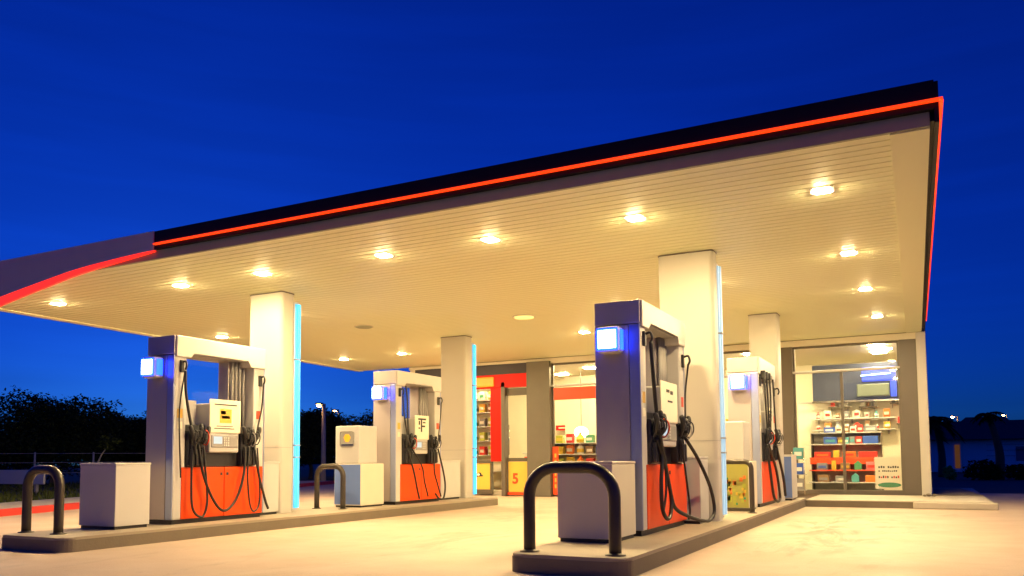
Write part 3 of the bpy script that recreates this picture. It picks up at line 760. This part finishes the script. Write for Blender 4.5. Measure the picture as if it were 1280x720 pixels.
# dark header panel and blue neon sign
hp = thing('menu_board', 'dark blue grey overhead board spanning the upper right shop window', 'overhead board', (-1.5, 21.6, 2.35))
MB().box(-1.0, .95, 0, .05, 0, .92, .01).build('board', M['slate'], hp)
MB().box(-1.02, .97, -.012, -.001, -.03, .02, .004).build('edge_rail', M['chrome'], hp)
ns = thing('neon_sign', 'blue glowing box sign with pale tube in the upper right shop window', 'neon sign', (-1.05, 21.2, 2.42))
MB().box(-.28, .46, 0, .10, .36, .70, .02).build('sign_box', M['neon'], ns)
MB().box(.34, .47, .01, .11, -.02, .355, .01).build('side_panel', M['neon'], ns)
MB().tube([(-.30, -.03, .50), (.36, -.03, .53)], .016, 8).build('tube', M['neonline'], ns)
MB().box(-.40, .32, .02, .10, .0, .30, .02).build('glass_case', pm('slateglass', (.09, .11, .09)), ns)
for q, (z, nm, cs) in enumerate(((1.62, 'long lower ledge above the stepped shelf', 'white orange grey white red brown white yellow'), (1.90, 'long upper ledge above the stepped shelf', 'red white brown grey white white teal orange'))):
    t = thing('wall_ledge', f'{nm} in the right shop window', 'shelf', (-1.6, 21.55, z))
    MB().box(-.95, .95, 0, .3, 0, .03, .005).build('board', M['ltgrey'], t)
    for a in (-.8, -.02, .8): MB().box(a-.02, a+.02, .25, .3, -.10, -.001, .003).build('bracket', M['grey'], t)
    row(-2.5, -.7, 21.58, z+.031, [(('bottle', 'box', 'bag', 'box', 'jug', 'box', 'bottle', 'bag')[k], c, .10+.05*(k % 3 == 1), .13+.035*((k*7+q) % 3), 'white' if c != 'white' else 'red') for k, c in enumerate(cs.split())], nm, G)
# small wall ledges with goods
for i, (x, z, w, c) in enumerate(((-1.9, 2.20, .5, 'white'), (-1.25, 2.18, .4, 'white'), (-.55, 2.25, .4, 'white'), (-.45, 1.75, .34, 'white'))):
    t = thing('wall_ledge', ['left wall ledge above the stepped shelf unit, by the mullion', 'middle wall ledge right of the window mullion', 'highest wall ledge near the right jamb of the shop window', 'lowest wall ledge near the right jamb of the shop window'][i], 'shelf', (x, 21.65, z))
    MB().box(-w/2, w/2, 0, .22, 0, .03, .005).build('board', M['taupe'], t)
    MB().box(-w*.4, -w*.36, .17, .22, -.10, -.001, .003).build('bracket', M['grey'], t); MB().box(w*.36, w*.4, .17, .22, -.10, -.001, .003).build('bracket', M['grey'], t)
    for k in range(3):
        kc = [('red', 'grey', 'white'), ('white', 'brown', 'grey'), ('grey', 'white', 'teal'), ('red', 'orange', 'red')][i][k]
        product('bottle' if k == 1 else 'box', kc, .09, .12, .10+.05*((i+k) % 2), (x-w*.3+w*.3*k, 21.68, z+.031), f"{kc} {'bottle' if k == 1 else 'box'} {('on the left', 'in the middle', 'on the right')[k]} of the {('left wall ledge by the mullion', 'middle wall ledge', 'highest wall ledge', 'lowest right wall ledge')[i]}", 'bottle' if k == 1 else 'box', G)
t = thing('partition_wall', 'pale partition wall behind the goods of the right shop window', 'partition', (-1.4, 21.9, FZ))
MB().box(-1.5, 1.30, 0, .08, 0, 2.2, .004).build('panel', M['paper'], t); MB().box(-1.5, 1.30, -.02, .1, 2.2, 2.24, .004).build('cap_rail', M['ltgrey'], t)
# middle window
shelf_unit('white gondola shelf behind the far right pump', -4.6, -3.0, 20.6, [.35, .75, 1.15, 1.55], top=1.9)
G2 = 'goods in the middle shop window'
for z, nm, cs in ((.373, 'bottom', 'red lime orange yellow lime'), (.773, 'lower', 'red white brown red white'), (1.173, 'upper', 'orange white red grey white'), (1.573, 'top', 'yellow brown white orange red')):
    row(-4.55, -3.05, 20.66, FZ+z, [(('bag', 'box', 'bottle', 'box', 'jug')[k], c, .2, .24, 'white' if c != 'white' else 'red') for k, c in enumerate(cs.split())], f'{nm} shelf behind the middle shop window', G2)
t = thing('drinks_fridge', 'tall white upright fridge standing left of the gondola shelf in the shop', 'fridge', (-5.6, 21.2, FZ))
MB().box(-.45, .45, 0, .6, 0, 2.1, .02).build('body', M['white'], t); dd = MB().box(-.40, .40, -.03, -.002, .15, 1.75, .008).build('door', M['ltgrey'], t); MB().box(-.36, .36, -.036, -.031, .2, 1.7).build('pane', M['paper'], dd); MB().tube([(.33, -.06, .8), (.33, -.06, 1.2)], .014, 8).build('handle', M['chrome'], dd)
t = thing('globe_lamp', 'round glowing globe lamp seen between the right columns', 'lamp', (-4.25, 21.0, 2.72))
MB().ball((0, 0, 0), .13, .13, .13).build('globe', M['shopglobe'], t); MB().tube([(0, 0, .13), (0, 0, .82)], .008, 6).build('cord', M['black'], t)
# left window (behind orange banner)
t = thing('globe_lamp', 'round glowing globe lamp above the fruit-coloured goods in the left window', 'lamp', (-8.62, 21.2, 1.72))
MB().ball((0, 0, 0), .2, .2, .16).build('globe', M['shopglobe'], t); MB().tube([(0, 0, .16), (0, 0, 1.75)], .008, 6).build('cord', M['black'], t)
t = thing('framed_picture', 'small dark framed picture on wall above the globe lamp', 'picture', (-8.15, 22.3, 1.95))
MB().box(-.25, .30, 0, .03, 0, .85, .01).build('frame', M['ltgrey'], t); MB().box(-.19, .24, -.004, -.0005, .07, .78).build('print', pm('slatepic', (.2, .18, .15)), t)
t = thing('partition_wall', 'cream partition wall behind the left window goods', 'partition', (-8.2, 22.34, FZ)); MB().box(-1.4, 1.1, 0, .08, 0, 3.3).build('panel', M['cream'], t); MB().box(-1.4, 1.1, -.015, -.001, 0, .1).build('skirting', M['ltgrey'], t)
shelf_unit('display table of colourful goods in the left window by the banner', -9.1, -7.3, 20.3, [.30, .62, .95, 1.25], top=1.3, red=(0,))
G3 = 'goods in the left shop window'
for z, nm, cs in ((.323, 'bottom', 'orange red yellow red orange'), (.643, 'lower', 'lime yellow orange red yellow brown'), (.973, 'upper', 'yellow orange white brown blue lime'), (1.273, 'top', 'lime red yellow green lime orange')):
    row(-9.08, -7.32, 20.36, FZ+z, [(('box', 'bag', 'bottle', 'box', 'jug', 'box')[k], c, .21, .21+.04*(k % 3), 'white' if k % 2 else 'yellow') for k, c in enumerate(cs.split())], f'{nm} shelf of the left window display', G3)
# far left window: goods rack
shelf_unit('tall goods rack behind the far left shop window with yellow panel', -11.9, -10.5, 20.0, [.5, .95, 1.35, 1.75, 2.15, 2.5], depth=.3, top=2.75)
G4 = 'goods in the far left shop window'
for z, nm, cs in ((.973, 'second', 'green white red lime brown'), (1.373, 'third', 'brown white lime grey red'), (1.773, 'fourth', 'yellow white grey lime white'), (2.173, 'fifth', 'green white yellow brown white'), (2.523, 'top', 'white grey white lime yellow')):
    row(-11.85, -10.5, 20.05, FZ+z, [(('bag', 'bottle', 'box', 'bag', 'jug')[k], c, .17, .24, 'white' if c != 'white' else 'green') for k, c in enumerate(cs.split())], f'{nm} shelf of the far left goods rack', G4)
# behind the door: white counter
t = thing('counter', 'white shop counter with red stripe seen through the entrance door', 'counter', (-9.9, 22.0, FZ))
MB().box(-.9, 1.0, 0, .6, 0, 1.0, .01).build('body', M['white'], t); MB().box(-.95, 1.05, -.04, .64, 1.001, 1.05, .01).build('worktop', M['ltgrey'], t); MB().box(-.9, 1.0, -.006, -.001, .80, .92).build('stripe', M['redorange'], t)
t = thing('wall_sign', 'narrow red sign on the wall behind the shop counter', 'sign', (-10.1, 23.9, 1.9)); MB().box(-.5, .3, 0, .04, 0, .16, .01).build('board', M['red'], t); MB().box(-.4, .2, -.006, -.001, .06, .10).build('stripe', M['paper'], t)

# small stand of gas bottles / packs by the shop step
t = thing('pack_stand', 'small wire stand with blue packs by the far end of the right island', 'display stand', (-2.46, 18.3, FZ))
for s_ in (-.12, .12): MB().tube([(s_, 0, 0), (s_, 0, .95)], .012, 6).build('upright', M['chrome'], t)
for z in (.12, .45, .78): MB().box(-.14, .14, -.02, .25, z, z+.015, .003).build('wire_shelf', M['grey'], t)
for k, (z, c) in enumerate(((.136, 'grey'), (.466, 'blue'), (.796, 'teal'))):
    product('box', c, .20, .18, .24, (-2.46, 18.32, FZ+z), f'{c} pack on the {("bottom", "middle", "top")[k]} shelf of the wire stand by the island', 'pack', 'packs on the wire stand', 'white')

# ------------------------------------------------------------------ trees
def leaf_cloud(b, lobes, n, size, rnd):
    tot = sum(l[3]*l[4]*l[5] for l in lobes)
    for cx, cy, cz, rx, ry, rz in lobes:
        for _ in range(int(n*rx*ry*rz/tot)):
            while True:
                u = Vector((rnd.uniform(-1, 1), rnd.uniform(-1, 1), rnd.uniform(-1, 1)))
                if .25 < u.length < 1: break
            u *= (1 + .18*math.sin(7*u.x+3*u.z+cx*5)*math.sin(6*u.y+4*u.z))
            p = Vector((cx+u.x*rx, cy+u.y*ry, cz+u.z*rz))
            s_ = size*rnd.uniform(.6, 1.4)
            a = Vector((rnd.uniform(-1, 1), rnd.uniform(-1, 1), rnd.uniform(-.6, .6))).normalized()
            c = a.cross(Vector((rnd.uniform(-1, 1), rnd.uniform(-1, 1), rnd.uniform(-1, 1)))).normalized()
            b.bm.faces.new([b.bm.verts.new(q) for q in (p - a*s_, p + c*s_*.45, p + a*s_, p - c*s_*.45)])
def tree(label, x, y, h, w, seed, leaf='leaf', n=24000, size=.08, trunk=.28, z0=.05, group='trees beyond the forecourt'):
    rnd = random.Random(seed)
    t = thing('tree', label, 'tree', (x, y, z0), group)
    b = MB()
    b.tube(bez([(0, 0, -.1), (.05*w*.3, 0, h*.15), (-.04*w, .02, h*.36), (.02*w, 0, h*.62)], 5), [.5*trunk*(1-.75*i/15) for i in range(16)], 8)
    lobes = []
    k = 9
    for i in range(k):
        a = i*2.4+rnd.random(); rr_ = w*.5*rnd.uniform(.2, .72); zz = h*rnd.uniform(.40, .80)
        c = (rr_*math.cos(a), rr_*math.sin(a), zz); s_ = w*rnd.uniform(.20, .30)
        lobes.append((*c, s_, s_, s_*rnd.uniform(.55, .8)))
        b.tube(bez([(0, 0, h*.25+.12*h*rnd.random()), (c[0]*.4, c[1]*.4, h*.4), (c[0]*.9, c[1]*.9, zz)], 4), [trunk*.22*(1-.09*j) for j in range(9)], 6)
    lobes.append((0, 0, h*.78, w*.26, w*.26, h*.2))
    lobes.append((rnd.uniform(-.1, .1)*w, 0, h*.42, w*.42, w*.36, h*.22))
    b.build('trunk', M['bark'], t)
    c = MB(); leaf_cloud(c, lobes, n, size, rnd); c.build('crown', M[leaf], t)
    return t
tree('biggest rounded dark tree beyond the verge on the far left', -34.6, 22.9, 4.0, 6.6, 1, n=32000)
tree('dark tree cut by the left edge of the photo, behind the white barrier', -40.5, 22.6, 3.1, 6.5, 2, 'leafdark')
tree('dark tree right of the biggest rounded tree, partly behind it', -35.6, 27.0, 3.4, 6.0, 3, 'leafdark')
tree('low dark tree directly behind the leftmost white cabinet', -38.0, 31.2, 3.0, 6.8, 4)
tree('dark tree seen in the window of the left pump', -40.2, 37.0, 3.2, 8.0, 5, 'leafdark')
tree('dark leafy tree left of the pale street lamp post', -28.8, 33.2, 3.7, 5.0, 6, n=22000)
tree('dark leafy tree right of the pale street lamp post', -31.5, 40.5, 3.9, 6.5, 8, 'leafdark', n=22000)
tree('low dark tree filling the gap behind the payment kiosk', -27.0, 38.0, 3.0, 4.6, 9)
t = thing('bare_sapling', 'thin pale leaning sapling behind the left hoop', 'sapling', (-24.3, 17.6, .05))
MB().tube(bez([(0, 0, 0), (-.05, 0, .5), (.12, .05, 1.1), (.45, .1, 1.5)], 5), [.05-.0025*i for i in range(16)], 7).build('trunk', M['pale'], t)
c = MB(); leaf_cloud(c, [(.5, .1, 1.6, .4, .4, .25)], 120, .08, random.Random(3)); c.build('crown', M['leaf'], t)
# palms on the right
def palm(label, x, y, h, seed, lean=.25, tr=.17, fr=1.):
    rnd = random.Random(seed); t = thing('palm_tree', label, 'palm tree', (x, y, -.02), 'palms right of the shop')
    MB().tube(bez([(0, 0, 0), (lean*.1, 0, h*.4), (lean*-.4, 0, h*.75), (-lean, 0, h)], 5), [tr*(1.15-.5*i/15) for i in range(16)], 9).build('trunk', M['bark'], t)
    b = MB()
    for i in range(26):
        a = i*2.39; el = rnd.uniform(-.2, 1.0); L_ = rnd.uniform(.8, 1.25)*fr
        P = [Vector((-lean + L_*s_*math.cos(a)*math.cos(el*(1-s_)), L_*s_*math.sin(a)*math.cos(el*(1-s_)), h + L_*(s_*math.sin(el)) - .75*L_*s_*s_)) for s_ in (0, .2, .4, .6, .8, 1)]
        sd = Vector((-math.sin(a), math.cos(a), 0))
        for p, q in zip(P, P[1:]):
            for k in range(3):
                m_ = p.lerp(q, k/3); d_ = (q-p)*.9
                for sg in (-1, 1):
                    e = m_ + sg*sd*.26*fr + d_ + Vector((0, 0, -.08))
                    b.bm.faces.new([b.bm.verts.new(v) for v in (m_, m_ + (q-p)*.5, e)])
    b.build('crown', M['leafdark'], t)
palm('bushy palm directly right of the white shop pillar', .62, 44.6, 2.75, 1)
palm('slim leaning palm below the far right street lamps', 2.7, 39.9, 2.75, 2, .35, .17, .5)
def shrub(label, x, y, rx, rz, leaf, seed, n=500, size=.06, z0=0.):
    t = thing('shrub', label, 'shrub', (x, y, z0), 'shrubs right of the shop')
    c = MB(); leaf_cloud(c, [(0, 0, rz*.8, rx, rx*.8, rz), (rx*.5, 0, rz*.6, rx*.6, rx*.6, rz*.7)], n, size, random.Random(seed)); c.build('foliage', M[leaf], t)
    MB().tube([(0, 0, -.02), (.02, 0, rz*.6)], .03, 6).build('stem', M['bark'], t)
shrub('small bright yellow green shrub at the foot of the bushy palm', .82, 39.4, .25, .34, 'leafyellow', 4, 420, .07)
shrub('wide dark shrub left of the slim leaning palm', 2.05, 39.6, .7, .45, 'leafdark', 5, 900, .1)
shrub('low dark shrub right of the slim leaning palm', 3.6, 40.4, .9, .36, 'leafdark', 6, 900, .1)
shrub('long dark shrub by the right picture edge', 5.2, 41, 1.1, .34, 'leaf', 7, 900, .1)

# ------------------------------------------------------------------ far building, street lamps, barrier
t = thing('roadside_building', 'long low pale building with dark roof far right of the shop', 'building', (0, 60, -.02))
MB().box(-6, 22, 0, 12, 0, 2.08).build('wall', M['palewall'], t)
rf = MB().prism([(-7, 2.085), (24, 2.085), (24, 3.25), (-7, 3.25)], 'y', -.7, 12.7).build('roof', M['darkroof'], t)
MB().prism([(2, 3.255), (5, 3.255), (4.6, 3.6), (2.4, 3.6)], 'y', 2, 9).build('roof_unit', M['darkroof'], rf)
dr2 = MB().box(1.62, 1.90, -.05, -.001, 0.25, 1.75).build('door', M['doorlit'], t)
MB().box(1.95, 2.05, -.09, -.001, .2, 2.05).build('door_post', M['paper'], t)
for a in (5.0, 9.0, 13.0): MB().box(a, a+2.8, -.03, -.001, .7, 1.6).build('window', pm('slateglass2', (.12, .14, .2)), t)
for k, z in enumerate((1.0, 1.35, 1.7)): MB().box(3.4, 21.5, -.028-.002*k, -.002, z, z+.05).build('wall_trim', M['ltgrey'], t)
def street_lamp(label, x, y, h, arm=-.3, m=None, r=.06):
    t = thing('street_lamp', label, 'street lamp', (x, y, -.02), 'street lamps beyond the forecourt')
    MB().tube([(0, 0, 0), (0, 0, h*.5), (0, 0, h)], [r*1.2, r, r*.8], 10).build('pole', m or M['pale'], t)
    MB().tube([(0, 0, h-.12), (arm, 0, h-.02)], r*.5, 8).build('arm', m or M['pale'], t)
    hd = MB().box(arm-.22, arm+.10, -.1, .1, h-.02, h+.06, .02).build('lamp_head', M['grey'], t)
    MB().ball((arm-.06, 0, h-.04), .13, .10, .09).build('lens', M['street'], hd)
street_lamp('pale cream street lamp post seen between the left pumps', -23.8, 28.3, 3.55, -.2, r=.10)
street_lamp('distant street lamp right of the pale post, above the dark trees', -30.2, 37.2, 3.95, -.2, M['grey'], .05)
street_lamp('street lamp above the roof next to the bushy palm', 2.3, 73.6, 4.2, -.3, M['grey'])
street_lamp('street lamp above the roof at the slim leaning palm', 4.75, 73.4, 4.35, -.3, M['grey'])
street_lamp('faintest street lamp near the right picture edge', 6.9, 90, 4.95, -.2, M['grey'], .04)
t = thing('road_barrier', 'low white board barrier behind the left hoop', 'barrier', (-26, 15.6, .06))
MB().box(-2.6, 2.1, -.03, .03, .28, .72, .01).build('board', M['white'], t)
for x in (-2.2, -.4, 1.6): MB().box(x-.05, x+.05, .032, .12, 0, .66, .008).build('post', M['grey'], t)
t = thing('wire_fence', 'thin post and rail fence in front of the dark trees', 'fence', (-30.5, 19.5, .06), rz=R(55))
for k in range(7): MB().tube([(-6+2.0*k, 0, 0), (-6+2.0*k, 0, 1.35)], .035, 6).build('post', M['pale'], t)
for z in (.55, .95, 1.3): MB().tube([(-6, -.04, z), (6, -.04, z)], .010, 5).build('wire', M['grey'], t)
# far dark ridge closing the horizon
b = MB(); rnd = random.Random(2); P = []
for k in range(61): P.append((-320 + 12*k, 1.2 + 1.5*math.sin(k*.35) + 1.0*rnd.random()))
b.prism([(-320, -2)] + P + [(400, -2)], 'y', 260, 300)
struct(b.build('hills', M['leafdark']))

# ------------------------------------------------------------------ sky, twilight sun
wd = bpy.data.worlds.new('World'); S.world = wd; wd.use_nodes = True
nt = wd.node_tree; N, L = nt.nodes, nt.links
bg = N['Background']
sky = N.new('ShaderNodeTexSky'); sky.sky_type = 'NISHITA'; sky.sun_disc = False
sky.sun_elevation = R(4); sky.sun_rotation = R(-48); sky.air_density = 1.0; sky.dust_density = .3; sky.ozone_density = 6
mul = N.new('ShaderNodeMix'); mul.data_type = 'RGBA'; mul.blend_type = 'MULTIPLY'; mul.inputs[0].default_value = 1
mul.inputs[7].default_value = (.03, .22, 1.08, 1)
L.new(sky.outputs[0], mul.inputs[6])
tcw = N.new('ShaderNodeTexCoord'); mpw = N.new('ShaderNodeMapping'); mpw.inputs['Scale'].default_value = (1.2, 1.2, 16)
L.new(tcw.outputs['Generated'], mpw.inputs[0])
nzw = N.new('ShaderNodeTexNoise'); nzw.inputs['Scale'].default_value = 2.2; nzw.inputs['Detail'].default_value = 6
L.new(mpw.outputs[0], nzw.inputs['Vector'])
mrw = N.new('ShaderNodeMapRange'); mrw.inputs[1].default_value = .42; mrw.inputs[2].default_value = .72; mrw.inputs[3].default_value = .975; mrw.inputs[4].default_value = 1.10
L.new(nzw.outputs['Fac'], mrw.inputs[0])
cl = N.new('ShaderNodeVectorMath'); cl.operation = 'SCALE'
L.new(mul.outputs[2], cl.inputs[0]); L.new(mrw.outputs[0], cl.inputs['Scale']); L.new(cl.outputs[0], bg.inputs[0])
bg.inputs['Strength'].default_value = .113
sun = bpy.data.lights.new('Sun', 'SUN'); sun.energy = .02; sun.angle = R(20); sun.color = (.6, .7, 1)
so = bpy.data.objects.new('Sun', sun); COL.objects.link(so); so.rotation_euler = (R(86), 0, R(240))

# ------------------------------------------------------------------ camera
yaw, pitch, roll = R(26.99), R(3.917), R(-.458)
f = Vector((-math.sin(yaw)*math.cos(pitch), math.cos(yaw)*math.cos(pitch), math.sin(pitch)))
r = Vector((math.cos(yaw), math.sin(yaw), 0)); u = r.cross(f)
r2_, u2_ = math.cos(roll)*r + math.sin(roll)*u, -math.sin(roll)*r + math.cos(roll)*u
cd = bpy.data.cameras.new('Camera'); cam = bpy.data.objects.new('Camera', cd); COL.objects.link(cam)
mw = Matrix(((r2_.x, u2_.x, -f.x, 0), (r2_.y, u2_.y, -f.y, 0), (r2_.z, u2_.z, -f.z, .95), (0, 0, 0, 1)))
cam.matrix_world = mw
cd.sensor_width = 36; cd.lens = 1014.9/1280*36; cd.shift_y = (506.1-360)/1280
cd.clip_start = .05; cd.clip_end = 2000
S.camera = cam

S.view_settings.view_transform = 'Standard'; S.view_settings.look = 'None'
S.view_settings.exposure = .28; S.view_settings.gamma = 1
S.render.resolution_x, S.render.resolution_y = 1024, 576
S.render.engine = 'CYCLES'
S.cycles.use_denoising = True
S.cycles.max_bounces = 8; S.cycles.diffuse_bounces = 5; S.cycles.transparent_max_bounces = 12
S.cycles.sample_clamp_indirect = 6; S.cycles.caustics_reflective = False; S.cycles.caustics_refractive = False
